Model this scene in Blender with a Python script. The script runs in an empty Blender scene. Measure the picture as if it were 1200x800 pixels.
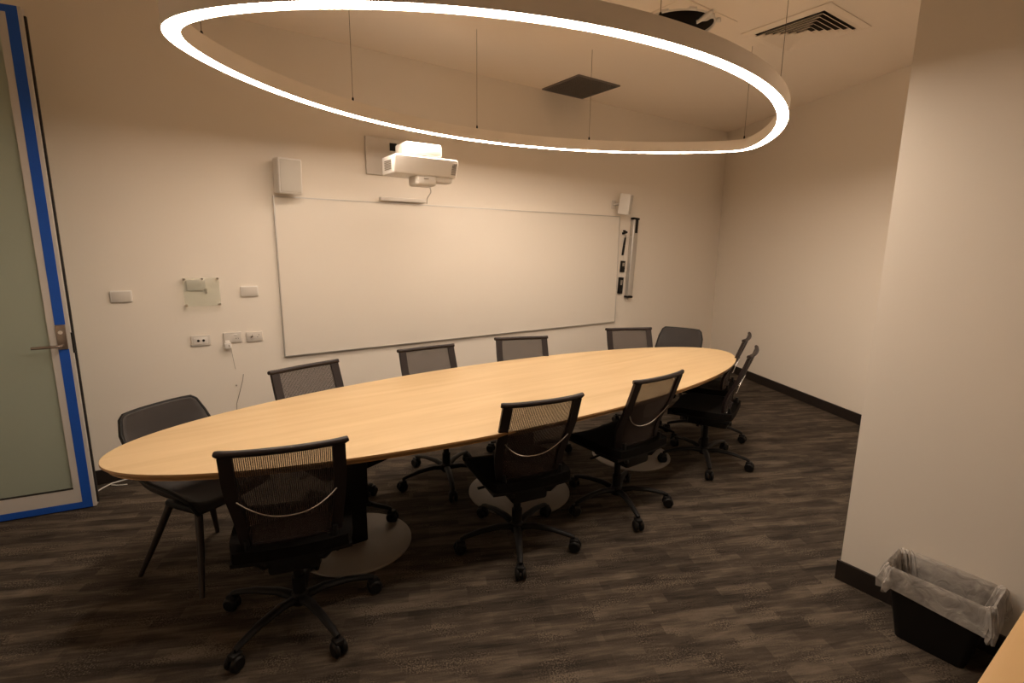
import bpy, bmesh, math, random
from mathutils import Vector, Matrix
random.seed(7)
S = bpy.context.scene
COL = S.collection
PI = math.pi

# ------------------------------------------------------------------ materials
def mat(name, base, rough=0.5, metal=0.0, bump=None, vary=None, **kw):
    """procedural principled material; bump=(scale,strength,distance); vary=(scale,amount)"""
    m = bpy.data.materials.new(name); m.use_nodes = True
    nt = m.node_tree; N = nt.nodes; L = nt.links
    b = N['Principled BSDF']
    b.inputs['Base Color'].default_value = (*base, 1)
    b.inputs['Roughness'].default_value = rough
    b.inputs['Metallic'].default_value = metal
    for k, v in kw.items():
        b.inputs[k.replace('_', ' ')].default_value = v
    tc = N.new('ShaderNodeTexCoord')
    if vary:
        n = N.new('ShaderNodeTexNoise'); n.inputs['Scale'].default_value = vary[0]; n.inputs['Detail'].default_value = 4
        L.new(tc.outputs['Object'], n.inputs['Vector'])
        r = N.new('ShaderNodeMapRange'); r.inputs[3].default_value = 1 - vary[1]; r.inputs[4].default_value = 1 + vary[1]
        L.new(n.outputs['Fac'], r.inputs[0])
        mx = N.new('ShaderNodeVectorMath'); mx.operation = 'SCALE'
        mx.inputs[0].default_value = base
        L.new(r.outputs[0], mx.inputs['Scale']); L.new(mx.outputs[0], b.inputs['Base Color'])
    if bump:
        n = N.new('ShaderNodeTexNoise'); n.inputs['Scale'].default_value = bump[0]; n.inputs['Detail'].default_value = 3
        L.new(tc.outputs['Object'], n.inputs['Vector'])
        bp = N.new('ShaderNodeBump'); bp.inputs['Strength'].default_value = bump[1]; bp.inputs['Distance'].default_value = bump[2]
        L.new(n.outputs['Fac'], bp.inputs['Height']); L.new(bp.outputs[0], b.inputs['Normal'])
    return m

M = {}
M['wall'] = mat('wall_paint', (0.84, 0.78, 0.70), 0.75, bump=(180, 0.12, 0.002), vary=(0.7, 0.02))
M['ceil'] = mat('ceiling_paint', (0.94, 0.85, 0.75), 0.85, vary=(0.9, 0.015))
M['base'] = mat('dark_baseboard', (0.016, 0.011, 0.009), 0.45, vary=(8, 0.2))
M['board'] = mat('whiteboard_enamel', (0.80, 0.745, 0.67), 0.28, vary=(0.8, 0.015))
M['whiteplastic'] = mat('white_plastic', (0.78, 0.75, 0.71), 0.4, vary=(12, 0.03))
M['offplastic'] = mat('offwhite_plastic', (0.66, 0.62, 0.57), 0.5, vary=(12, 0.04))
M['grille'] = mat('speaker_grille', (0.56, 0.53, 0.48), 0.7, bump=(900, 0.5, 0.001))
M['black'] = mat('black_plastic', (0.006, 0.0052, 0.005), 0.5, Specular_IOR_Level=0.28, vary=(20, 0.2))
M['blackfab'] = mat('black_fabric', (0.0065, 0.0055, 0.005), 0.9, Specular_IOR_Level=0.1, bump=(700, 0.5, 0.001), vary=(60, 0.25))
M['frame'] = mat('brown_black_frame', (0.014, 0.008, 0.008), 0.45, Specular_IOR_Level=0.4, vary=(25, 0.2))
M['shell'] = mat('charcoal_upholstery', (0.028, 0.022, 0.020), 0.62, bump=(500, 0.3, 0.001), vary=(15, 0.15))
M['legwood'] = mat('dark_leg', (0.018, 0.010, 0.007), 0.5, vary=(18, 0.25))
M['blackmetal'] = mat('black_powdercoat', (0.006, 0.005, 0.005), 0.55, metal=0.0, Specular_IOR_Level=0.25, vary=(30, 0.2))
M['chrome'] = mat('bright_steel', (0.72, 0.70, 0.68), 0.22, metal=1.0, vary=(40, 0.05))
M['disc'] = mat('satin_grey_baseplate', (0.30, 0.27, 0.24), 0.5, metal=0.0, vary=(6, 0.08))
M['alu'] = mat('brushed_aluminium', (0.62, 0.60, 0.57), 0.38, metal=0.7, vary=(20, 0.05))
M['handle'] = mat('bronzed_handle_metal', (0.32, 0.26, 0.22), 0.35, metal=0.8, vary=(25, 0.08))
M['stile'] = mat('painted_door_stile', (0.60, 0.57, 0.54), 0.45, vary=(5, 0.03))
M['tape'] = mat('blue_masking_tape', (0.004, 0.085, 0.50), 0.6, bump=(140, 0.35, 0.001), vary=(9, 0.12))
M['seal'] = mat('black_rubber_seal', (0.010, 0.008, 0.008), 0.6, vary=(30, 0.2))
M['greypanel'] = mat('grey_grille_paint', (0.17, 0.15, 0.14), 0.6, vary=(10, 0.06))
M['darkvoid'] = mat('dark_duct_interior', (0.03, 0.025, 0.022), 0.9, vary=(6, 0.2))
M['housing'] = mat('lamp_housing_paint', (0.93, 0.86, 0.77), 0.5, vary=(8, 0.02))
M['wire'] = mat('steel_suspension_wire', (0.26, 0.21, 0.16), 0.45, metal=0.6, vary=(50, 0.1))
M['cable'] = mat('white_cable_sheath', (0.70, 0.67, 0.62), 0.45, vary=(30, 0.05))
M['tag'] = mat('grey_cord', (0.30, 0.26, 0.22), 0.6, vary=(30, 0.1))

def wood(name, c1, c2, scale=1.0, rough=0.32):
    m = bpy.data.materials.new(name); m.use_nodes = True
    nt = m.node_tree; N = nt.nodes; L = nt.links; b = N['Principled BSDF']
    tc = N.new('ShaderNodeTexCoord'); mp = N.new('ShaderNodeMapping')
    mp.inputs['Scale'].default_value = (1.3 * scale, 14 * scale, 14 * scale)
    L.new(tc.outputs['Object'], mp.inputs[0])
    n1 = N.new('ShaderNodeTexNoise'); n1.inputs['Scale'].default_value = 1.0; n1.inputs['Detail'].default_value = 6; n1.inputs['Distortion'].default_value = 0.6
    L.new(mp.outputs[0], n1.inputs['Vector'])
    n2 = N.new('ShaderNodeTexNoise'); n2.inputs['Scale'].default_value = 1.1; n2.inputs['Detail'].default_value = 2
    L.new(tc.outputs['Object'], n2.inputs['Vector'])
    ad = N.new('ShaderNodeMath'); ad.operation = 'MULTIPLY_ADD'; ad.inputs[1].default_value = 0.6
    L.new(n1.outputs['Fac'], ad.inputs[0])
    m2 = N.new('ShaderNodeMath'); m2.operation = 'MULTIPLY'; m2.inputs[1].default_value = 0.4
    L.new(n2.outputs['Fac'], m2.inputs[0]); L.new(m2.outputs[0], ad.inputs[2])
    cr = N.new('ShaderNodeValToRGB'); cr.color_ramp.elements[0].position = 0.32; cr.color_ramp.elements[1].position = 0.66
    cr.color_ramp.elements[0].color = (*c1, 1); cr.color_ramp.elements[1].color = (*c2, 1)
    L.new(ad.outputs[0], cr.inputs[0]); L.new(cr.outputs[0], b.inputs['Base Color'])
    b.inputs['Roughness'].default_value = rough
    return m
M['maple'] = wood('light_maple_veneer', (0.51, 0.355, 0.185), (0.62, 0.455, 0.262), rough=0.42)
M['edge'] = wood('table_edge_lipping', (0.36, 0.19, 0.07), (0.50, 0.29, 0.12), 2.0)
M['desk'] = wood('orange_maple_veneer', (0.60, 0.38, 0.17), (0.72, 0.48, 0.24))

def carpet():
    m = bpy.data.materials.new('streaky_carpet_planks'); m.use_nodes = True
    nt = m.node_tree; N = nt.nodes; L = nt.links; b = N['Principled BSDF']
    tc = N.new('ShaderNodeTexCoord')
    mp = N.new('ShaderNodeMapping'); mp.inputs['Rotation'].default_value = (0, 0, math.radians(25))
    L.new(tc.outputs['Object'], mp.inputs[0])
    # long soft streaks
    def noise(scale_xyz, detail, dist=0.0, src=None):
        q = N.new('ShaderNodeMapping'); q.inputs['Scale'].default_value = scale_xyz
        L.new(mp.outputs[0], q.inputs[0])
        n = N.new('ShaderNodeTexNoise'); n.inputs['Scale'].default_value = 1; n.inputs['Detail'].default_value = detail
        n.inputs['Distortion'].default_value = dist
        L.new(q.outputs[0], n.inputs['Vector']); return n.outputs['Fac']
    s1 = noise((2.6, 15, 1), 5, 0.5); s2 = noise((9, 70, 1), 4, 0.2); s3 = noise((150, 150, 1), 3); s4 = noise((5, 9, 1), 2)
    # short rectangular dashes from a brick pattern
    br = N.new('ShaderNodeTexBrick'); br.inputs['Scale'].default_value = 1.0
    br.inputs['Brick Width'].default_value = 0.27; br.inputs['Row Height'].default_value = 0.062
    br.inputs['Mortar Size'].default_value = 0.0; br.offset = 0.37; br.offset_frequency = 2
    br.inputs['Color1'].default_value = (0, 0, 0, 1); br.inputs['Color2'].default_value = (1, 1, 1, 1); br.inputs['Bias'].default_value = 0.0
    L.new(mp.outputs[0], br.inputs['Vector'])
    def mul(a, k):
        x = N.new('ShaderNodeMath'); x.operation = 'MULTIPLY'; x.inputs[1].default_value = k
        L.new(a, x.inputs[0]); return x.outputs[0]
    def add(a, c):
        x = N.new('ShaderNodeMath'); x.operation = 'ADD'; L.new(a, x.inputs[0]); L.new(c, x.inputs[1]); return x.outputs[0]
    # speckled tufts gathered in patches
    sp = N.new('ShaderNodeMapRange'); sp.inputs[1].default_value = .50; sp.inputs[2].default_value = .66; L.new(s4, sp.inputs[0])
    sq = N.new('ShaderNodeMath'); sq.operation = 'SUBTRACT'; sq.inputs[1].default_value = 0.5; L.new(s3, sq.inputs[0])
    sm = N.new('ShaderNodeMath'); sm.operation = 'MULTIPLY'; L.new(sq.outputs[0], sm.inputs[0]); L.new(sp.outputs[0], sm.inputs[1])
    b2 = N.new('ShaderNodeTexBrick'); b2.inputs['Scale'].default_value = 1.0
    b2.inputs['Brick Width'].default_value = 0.17; b2.inputs['Row Height'].default_value = 0.033
    b2.inputs['Mortar Size'].default_value = 0.0; b2.offset = 0.43; b2.offset_frequency = 3
    b2.inputs['Color1'].default_value = (0, 0, 0, 1); b2.inputs['Color2'].default_value = (1, 1, 1, 1)
    L.new(mp.outputs[0], b2.inputs['Vector'])
    f = add(add(mul(s1, 0.52), mul(s2, 0.26)), add(mul(sm.outputs[0], 1.1), mul(s3, 0.10)))
    f = add(f, add(mul(br.outputs['Color'], 0.13), mul(b2.outputs['Color'], 0.07)))
    cr = N.new('ShaderNodeValToRGB'); e = cr.color_ramp.elements
    e[0].position = 0.40; e[0].color = (0.026, 0.021, 0.017, 1)
    e[1].position = 0.72; e[1].color = (0.135, 0.108, 0.082, 1)
    k = e.new(0.54); k.color = (0.060, 0.047, 0.036, 1)
    L.new(f, cr.inputs[0]); L.new(cr.outputs[0], b.inputs['Base Color'])
    b.inputs['Roughness'].default_value = 0.95
    b.inputs['Specular IOR Level'].default_value = 0.15
    bp = N.new('ShaderNodeBump'); bp.inputs['Strength'].default_value = 0.5; bp.inputs['Distance'].default_value = 0.004
    L.new(s3, bp.inputs['Height']); L.new(bp.outputs[0], b.inputs['Normal'])
    return m
M['carpet'] = carpet()

def mesh_fabric():
    m = bpy.data.materials.new('woven_string_mesh'); m.use_nodes = True
    nt = m.node_tree; N = nt.nodes; L = nt.links; b = N['Principled BSDF']; out = N['Material Output']
    b.inputs['Base Color'].default_value = (0.050, 0.036, 0.034, 1); b.inputs['Roughness'].default_value = 0.7
    tc = N.new('ShaderNodeTexCoord')
    w = N.new('ShaderNodeTexWave'); w.wave_type = 'BANDS'; w.bands_direction = 'X'
    w.inputs['Scale'].default_value = 45; w.inputs['Distortion'].default_value = 0.4
    L.new(tc.outputs['Object'], w.inputs['Vector'])
    r = N.new('ShaderNodeMapRange'); r.inputs[1].default_value = 0.35; r.inputs[2].default_value = 0.65
    r.inputs[3].default_value = 0.36; r.inputs[4].default_value = 0.82
    L.new(w.outputs['Fac'], r.inputs[0])
    t = N.new('ShaderNodeBsdfTransparent'); mx = N.new('ShaderNodeMixShader')
    L.new(r.outputs[0], mx.inputs[0]); L.new(t.outputs[0], mx.inputs[1]); L.new(b.outputs[0], mx.inputs[2])
    L.new(mx.outputs[0], out.inputs[0])
    return m
M['mesh'] = mesh_fabric()

def glassy(name, col, rough, trans):
    m = mat(name, col, rough, bump=(60, 0.05, 0.001))
    m.node_tree.nodes['Principled BSDF'].inputs['Transmission Weight'].default_value = trans
    m.node_tree.nodes['Principled BSDF'].inputs['IOR'].default_value = 1.45
    return m
M['frost'] = glassy('frosted_green_glass', (0.47, 0.53, 0.44), 0.40, 0.30)
def clearpane():
    m = bpy.data.materials.new('clear_acrylic'); m.use_nodes = True
    nt = m.node_tree; N = nt.nodes; L = nt.links; b = N['Principled BSDF']; out = N['Material Output']
    b.inputs['Base Color'].default_value = (0.62, 0.66, 0.60, 1); b.inputs['Roughness'].default_value = 0.08
    t = N.new('ShaderNodeBsdfTransparent'); t.inputs[0].default_value = (0.96, 0.97, 0.95, 1)
    n = N.new('ShaderNodeTexNoise'); n.inputs['Scale'].default_value = 4
    r = N.new('ShaderNodeMapRange'); r.inputs[3].default_value = 0.07; r.inputs[4].default_value = 0.12
    L.new(n.outputs['Fac'], r.inputs[0])
    mx = N.new('ShaderNodeMixShader'); L.new(r.outputs[0], mx.inputs[0]); L.new(t.outputs[0], mx.inputs[1]); L.new(b.outputs[0], mx.inputs[2])
    L.new(mx.outputs[0], out.inputs[0]); return m
M['acrylic'] = clearpane()
def liner():
    m = bpy.data.materials.new('translucent_bin_liner'); m.use_nodes = True
    nt = m.node_tree; N = nt.nodes; L = nt.links; b = N['Principled BSDF']; out = N['Material Output']
    b.inputs['Base Color'].default_value = (0.62, 0.58, 0.54, 1); b.inputs['Roughness'].default_value = 0.32
    tc = N.new('ShaderNodeTexCoord')
    n = N.new('ShaderNodeTexNoise'); n.inputs['Scale'].default_value = 16; n.inputs['Detail'].default_value = 4; n.inputs['Distortion'].default_value = 1.2
    L.new(tc.outputs['Object'], n.inputs['Vector'])
    bp = N.new('ShaderNodeBump'); bp.inputs['Strength'].default_value = 0.8; bp.inputs['Distance'].default_value = 0.01
    L.new(n.outputs['Fac'], bp.inputs['Height']); L.new(bp.outputs[0], b.inputs['Normal'])
    r = N.new('ShaderNodeMapRange'); r.inputs[1].default_value = .3; r.inputs[2].default_value = .7; r.inputs[3].default_value = 0.42; r.inputs[4].default_value = 0.75
    L.new(n.outputs['Fac'], r.inputs[0])
    t = N.new('ShaderNodeBsdfTransparent'); mx = N.new('ShaderNodeMixShader')
    L.new(r.outputs[0], mx.inputs[0]); L.new(t.outputs[0], mx.inputs[1]); L.new(b.outputs[0], mx.inputs[2]); L.new(mx.outputs[0], out.inputs[0])
    return m
M['liner'] = liner()
def glow(name, col, strength):
    m = bpy.data.materials.new(name); m.use_nodes = True
    nt = m.node_tree; N = nt.nodes; L = nt.links
    b = N['Principled BSDF']; b.inputs['Base Color'].default_value = (0.8, 0.8, 0.8, 1)
    b.inputs['Emission Color'].default_value = (*col, 1); b.inputs['Emission Strength'].default_value = strength
    return m
M['led'] = glow('warm_led_diffuser', (1.0, 0.82, 0.65), 61.0)

# ------------------------------------------------------------------ geometry helpers
class MB:
    def __init__(s): s.bm = bmesh.new()
    def box(s, c, d, rot=None, bev=0.0, seg=2, taper=None):
        r = bmesh.ops.create_cube(s.bm, size=1.0); vs = r['verts']
        for v in vs:
            v.co = Vector((v.co.x * d[0], v.co.y * d[1], v.co.z * d[2]))
            if taper and v.co.z < 0: v.co.x *= taper[0]; v.co.y *= taper[1]
        if bev > 0:
            es = list({e for v in vs for e in v.link_edges})
            r2 = bmesh.ops.bevel(s.bm, geom=es, offset=bev, segments=seg, affect='EDGES', profile=0.5)
            vs = list({v for f in r2['faces'] for v in f.verts} | {v for v in vs if v.is_valid})
        mt = Matrix.Translation(Vector(c))
        if rot is not None:
            mt = mt @ (rot.to_4x4() if isinstance(rot, Matrix) else Matrix.Rotation(rot, 4, 'Z'))
        for v in vs: v.co = mt @ v.co
        return s
    def tube(s, pts, rad, n=10, cap=True, flat=1.0):
        pts = [Vector(p) for p in pts]; R = rad if isinstance(rad, (list, tuple)) else [rad] * len(pts)
        rings = []; up = None
        for i, p in enumerate(pts):
            a = pts[max(i - 1, 0)]; b = pts[min(i + 1, len(pts) - 1)]; t = (b - a).normalized()
            if up is None:
                up = Vector((0, 0, 1)) if abs(t.z) < 0.9 else Vector((1, 0, 0))
            x = t.cross(up).normalized(); y = x.cross(t).normalized(); up = y
            rings.append([s.bm.verts.new(p + x * math.cos(2 * PI * k / n) * R[i] + y * math.sin(2 * PI * k / n) * R[i] * flat) for k in range(n)])
        for a, b in zip(rings, rings[1:]):
            for k in range(n): s.bm.faces.new((a[k], a[(k + 1) % n], b[(k + 1) % n], b[k]))
        if cap: s.bm.faces.new(rings[0]); s.bm.faces.new(rings[-1][::-1])
        return s
    def lathe(s, prof, c=(0, 0, 0), n=32, axis=None):
        c = Vector(c); rings = []
        q = Matrix.Identity(3) if axis is None else Vector((0, 0, 1)).rotation_difference(Vector(axis).normalized()).to_matrix()
        for r, z in prof:
            if r < 1e-6: rings.append([s.bm.verts.new(c + q @ Vector((0, 0, z)))])
            else: rings.append([s.bm.verts.new(c + q @ Vector((r * math.cos(2 * PI * k / n), r * math.sin(2 * PI * k / n), z))) for k in range(n)])
        for a, b in zip(rings, rings[1:]):
            for k in range(n):
                if len(a) == 1 and len(b) == 1: continue
                if len(a) == 1: s.bm.faces.new((a[0], b[(k + 1) % n], b[k]))
                elif len(b) == 1: s.bm.faces.new((a[k], a[(k + 1) % n], b[0]))
                else: s.bm.faces.new((a[k], a[(k + 1) % n], b[(k + 1) % n], b[k]))
        return s
    def grid(s, fn, nu, nv):
        V = [[s.bm.verts.new(fn(i / nu, j / nv)) for j in range(nv + 1)] for i in range(nu + 1)]
        for i in range(nu):
            for j in range(nv): s.bm.faces.new((V[i][j], V[i + 1][j], V[i + 1][j + 1], V[i][j + 1]))
        return s
    def slab(s, fn, nu, nv, th):
        """closed sheet: fn(u,v) -> (point, normal)"""
        def build(off):
            out = []
            for i in range(nu + 1):
                row = []
                for j in range(nv + 1):
                    p, nrm = fn(i / nu, j / nv); row.append(s.bm.verts.new(Vector(p) + Vector(nrm) * off))
                out.append(row)
            return out
        A = build(th / 2); B = build(-th / 2)
        for i in range(nu):
            for j in range(nv):
                s.bm.faces.new((A[i][j], A[i + 1][j], A[i + 1][j + 1], A[i][j + 1]))
                s.bm.faces.new((B[i][j], B[i][j + 1], B[i + 1][j + 1], B[i + 1][j]))
        for i in range(nu):
            for j in (0, nv): s.bm.faces.new((A[i][j], A[i + 1][j], B[i + 1][j], B[i][j]))
        for j in range(nv):
            for i in (0, nu): s.bm.faces.new((A[i][j], A[i][j + 1], B[i][j + 1], B[i][j]))
        return s
    def prism(s, pts, z0, z1):
        a = [s.bm.verts.new((x, y, z0)) for x, y in pts]; b = [s.bm.verts.new((x, y, z1)) for x, y in pts]
        n = len(pts)
        s.bm.faces.new(a[::-1]); s.bm.faces.new(b)
        for k in range(n): s.bm.faces.new((a[k], a[(k + 1) % n], b[(k + 1) % n], b[k]))
        return s
    def build(s, name, m, parent=None, smooth=True, loc=(0, 0, 0), rz=0.0, label=None):
        bmesh.ops.recalc_face_normals(s.bm, faces=s.bm.faces)
        me = bpy.data.meshes.new(name); s.bm.to_mesh(me); s.bm.free()
        me.materials.append(M[m])
        if smooth:
            for p in me.polygons: p.use_smooth = True
            try: me.set_sharp_from_angle(angle=math.radians(38))
            except Exception: pass
        o = bpy.data.objects.new(name, me); COL.objects.link(o)
        o.location = loc; o.rotation_euler = (0, 0, rz)
        if parent: o.parent = parent
        if label: o['label'] = label
        return o

def thing(name, label, cat, loc=(0, 0, 0), rz=0.0, group=None):
    o = bpy.data.objects.new(name, None); COL.objects.link(o)
    o.location = loc; o.rotation_euler = (0, 0, rz); o.empty_display_size = 0.1
    o['label'] = label; o['category'] = cat
    if group: o['group'] = group
    return o
def tag(o, label, cat, group=None):
    o['label'] = label; o['category'] = cat
    if group: o['group'] = group
    return o
def struct(o, label, cat='room structure'):
    o['kind'] = 'structure'; o['label'] = label; o['category'] = cat; return o

# ------------------------------------------------------------------ dimensions (metres)
CAMZ = 1.6034
YB = 4.188          # whiteboard wall
ZC = 3.104          # ceiling
XC, YC = 2.633, 0.921   # corner of the projecting wall
RX = 6.347
RD = Vector((math.sin(-0.4364), -math.cos(-0.4364), 0))   # direction of the angled end wall
RN = Vector((-RD.y, RD.x, 0))                              # outward (away from the room)
if RN.x < 0: RN = -RN
XL = -1.45
YF = -2.2
T = 0.12
tR = (YC - YB) / RD.y
RX2 = RX + RD.x * tR

# ------------------------------------------------------------------ room shell
mb = MB(); mb.box(((XL + 6.6) / 2, (YF + YB) / 2, -0.05), (6.6 - XL + 0.4, YB - YF + 0.4, 0.1))
struct(mb.build('floor', 'carpet', smooth=False), 'dark grey-brown streaky carpet plank floor', 'floor')
# ceiling with a rectangular opening behind the access panel
hx0, hx1, hy0, hy1 = 2.813, 3.353, 2.234, 2.774
mb = MB()
for x0, x1, y0, y1 in ((XL - .2, hx0, YF - .2, YB + .2), (hx1, 6.8, YF - .2, YB + .2), (hx0, hx1, YF - .2, hy0), (hx0, hx1, hy1, YB + .2)):
    mb.box(((x0 + x1) / 2, (y0 + y1) / 2, ZC + 0.05), (x1 - x0, y1 - y0, 0.1))
struct(mb.build('ceiling', 'ceil', smooth=False), 'plain painted plasterboard ceiling', 'ceiling')
mb = MB(); mb.box(((XL + RX) / 2, YB + T / 2, ZC / 2), (RX - XL + 2 * T, T, ZC))
struct(mb.build('wall_back', 'wall', smooth=False), 'long cream wall carrying the whiteboard and the projector', 'wall')
# angled end wall
L_ = tR + 0.12
mid = Vector((RX, YB, 0)) + RD * (tR / 2) + RN * (T / 2)
ang = math.atan2(RD.y, RD.x)
mb = MB(); mb.box((mid.x, mid.y, ZC / 2), (L_, T, ZC), rot=ang)
struct(mb.build('wall_right', 'wall', smooth=False), 'angled cream end wall beyond the head of the table', 'wall')
mb = MB(); mb.prism([(XC, YF), (XC, YC), (RX2, YC), (RX2, YC - T), (XC + T, YC - T), (XC + T, YF)], 0, ZC)
struct(mb.build('wall_right_near', 'wall', smooth=False), 'projecting cream wall at the right with the waste bin at its foot', 'wall')
mb = MB(); mb.box(((XL + XC) / 2, YF - T / 2, ZC / 2), (XC - XL + 2 * T, T, ZC))
struct(mb.build('wall_front', 'wall', smooth=False), 'cream wall behind the viewer', 'wall')
# left wall with the doorway
dy0, dy1, dh = 2.98, 4.02, 2.80
mb = MB()
mb.box((XL - T / 2, (YF + dy0) / 2, ZC / 2), (T, dy0 - YF, ZC))
mb.box((XL - T / 2, (dy1 + YB) / 2, ZC / 2), (T, YB - dy1, ZC))
mb.box((XL - T / 2, (dy0 + dy1) / 2, (dh + ZC) / 2), (T, dy1 - dy0, ZC - dh))
struct(mb.build('wall_left', 'wall', smooth=False), 'cream side wall with the doorway', 'wall')
mb = MB()
mb.box((XL - T / 2, dy0 - 0.02 + 0.02, dh / 2), (T + 0.02, 0.04, dh)); mb.box((XL - T / 2, dy1, dh / 2), (T + 0.02, 0.04, dh)); mb.box((XL - T / 2, (dy0 + dy1) / 2, dh), (T + 0.02, dy1 - dy0, 0.04))
struct(mb.build('trim_1', 'stile', smooth=False), 'pale door frame round the doorway', 'door frame')
mb = MB(); mb.box((XL - T - 0.03, (dy0 + dy1) / 2, dh / 2), (0.04, dy1 - dy0 + .1, dh))
struct(mb.build('wall_corridor', 'wall', smooth=False), 'corridor wall beyond the doorway', 'wall')
# skirting
HB = 0.100
mb = MB(); mb.box(((XL + RX) / 2, YB - 0.006, HB / 2), (RX - XL, 0.012, HB))
struct(mb.build('baseboard_back', 'base', smooth=False), 'dark skirting under the whiteboard wall', 'baseboard')
mid = Vector((RX, YB, 0)) + RD * (tR / 2) - RN * 0.006
mb = MB(); mb.box((mid.x, mid.y, HB / 2), (tR, 0.012, HB), rot=ang)
struct(mb.build('baseboard_right', 'base', smooth=False), 'dark skirting along the angled end wall', 'baseboard')
mb = MB(); mb.box((XC - 0.006, (YF + YC) / 2, HB / 2), (0.012, YC - YF, HB))
mb.box(((XC + RX2) / 2 - .006, YC + 0.006, HB / 2), (RX2 - XC + .012, 0.012, HB))
struct(mb.build('baseboard_right_near', 'base', smooth=False), 'dark skirting round the projecting wall', 'baseboard')
mb = MB(); mb.box((XL + 0.006, (YF + dy0 - .02) / 2, HB / 2), (0.012, dy0 - .02 - YF, HB))
struct(mb.build('baseboard_left', 'base', smooth=False), 'dark skirting along the door wall', 'baseboard')

# ------------------------------------------------------------------ door leaf (open, parallel-ish to the back wall)
LW, LH, LT = 0.95, 2.782, 0.042
door = bpy.data.objects.new('door_1', None); COL.objects.link(door)
door.location = (-0.440, 3.842, 0.008); door.rotation_euler = (0, 0, math.atan2(0.157, -0.9876))
door['label'] = 'open frosted glass door edged with blue masking tape'; door['category'] = 'door'; door['kind'] = 'structure'
# local x runs from the free edge to the hinge, the face towards the viewer is +y
G0, G1, GX = 0.127, 2.655, 0.098
mb = MB()
mb.box((GX / 2, 0, LH / 2), (GX, LT, LH)); mb.box((LW - GX / 2, 0, LH / 2), (GX, LT, LH))
mb.box((LW / 2, 0, G0 / 2), (LW - 2 * GX, LT, G0)); mb.box((LW / 2, 0, (G1 + LH) / 2), (LW - 2 * GX, LT, LH - G1))
mb.build('door_frame', 'stile', door, smooth=False)
mb = MB(); mb.box((LW / 2, 0, (G0 + G1) / 2), (LW - 2 * GX, 0.012, G1 - G0)); mb.build('glass_pane', 'frost', door, smooth=False)
mb = MB()
e = 0.006
for x0, x1, z0, z1 in ((GX - .001, LW - GX, G0, G0 + e), (GX - .001, LW - GX, G1 - e, G1)):
    mb.box(((x0 + x1) / 2, LT / 2 - 0.006, (z0 + z1) / 2), (x1 - x0, 0.014, z1 - z0))
mb.build('glazing_bead', 'seal', door, smooth=False)
mb = MB()
f = LT / 2 + 0.0008
for x0, x1, z0, z1 in ((0.016, 0.064, 0.0, 0.985), (0.016, 0.064, 1.128, LH), (0.064, LW - .004, 0.0, 0.040), (0.064, LW - .004, LH - 0.034, LH)):
    mb.box(((x0 + x1) / 2, f, (z0 + z1) / 2), (x1 - x0, 0.0016, z1 - z0))
mb.build('masking_tape', 'tape', door, smooth=False, label='blue masking tape')
mb = MB(); mb.box((-0.004, -0.008, LH / 2 - .01), (0.010, 0.016, LH - .05)); mb.build('edge_seal', 'seal', door, smooth=False)
mb = MB(); mb.box((0.040, LT / 2 + 0.004, 1.056), (0.046, 0.008, 0.142), bev=0.003); hp = mb.build('handle_plate', 'handle', door)
mb = MB()
mb.tube([(0.040, LT / 2 + 0.006, 1.010), (0.040, LT / 2 + 0.045, 1.010), (0.046, LT / 2 + 0.055, 1.010), (0.075, LT / 2 + 0.057, 1.010), (0.165, LT / 2 + 0.055, 1.008)], 0.0085, 10)
mb.build('lever', 'handle', hp)
mb = MB(); mb.lathe([(0, 0), (0.011, 0), (0.011, 0.008), (0, 0.008)], (0.040, LT / 2 + 0.007, 1.085), 16, axis=(0, 1, 0)); mb.build('lock_cylinder', 'chrome', hp)
mb = MB(); mb.box((-0.004, 0.014, 1.02), (0.008, 0.010, 0.12)); mb.build('latch_plate', 'black', door)

# ------------------------------------------------------------------ whiteboard
wb = thing('whiteboard', 'long blank white magnetic board fixed to the back wall above the far chairs', 'whiteboard', (2.57, YB, 1.345))
WX0, WX1, WZ0, WZ1 = 0.762, 4.377, 0.748, 1.942
mb = MB(); mb.box((0, -0.011, 0), (WX1 - WX0, 0.018, WZ1 - WZ0)); mb.build('board_surface', 'board', wb, smooth=False)
mb = MB()
w2, h2 = (WX1 - WX0) / 2, (WZ1 - WZ0) / 2
mb.box((0, -0.0125, -h2 - .004), (2 * w2 + .016, 0.025, 0.008)); mb.box((0, -0.0125, h2 + .004), (2 * w2 + .016, 0.025, 0.008))
mb.box((-w2 - .004, -0.0125, 0), (0.008, 0.025, 2 * h2)); mb.box((w2 + .004, -0.0125, 0), (0.008, 0.025, 2 * h2))
mb.build('frame', 'alu', wb, smooth=False)

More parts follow.
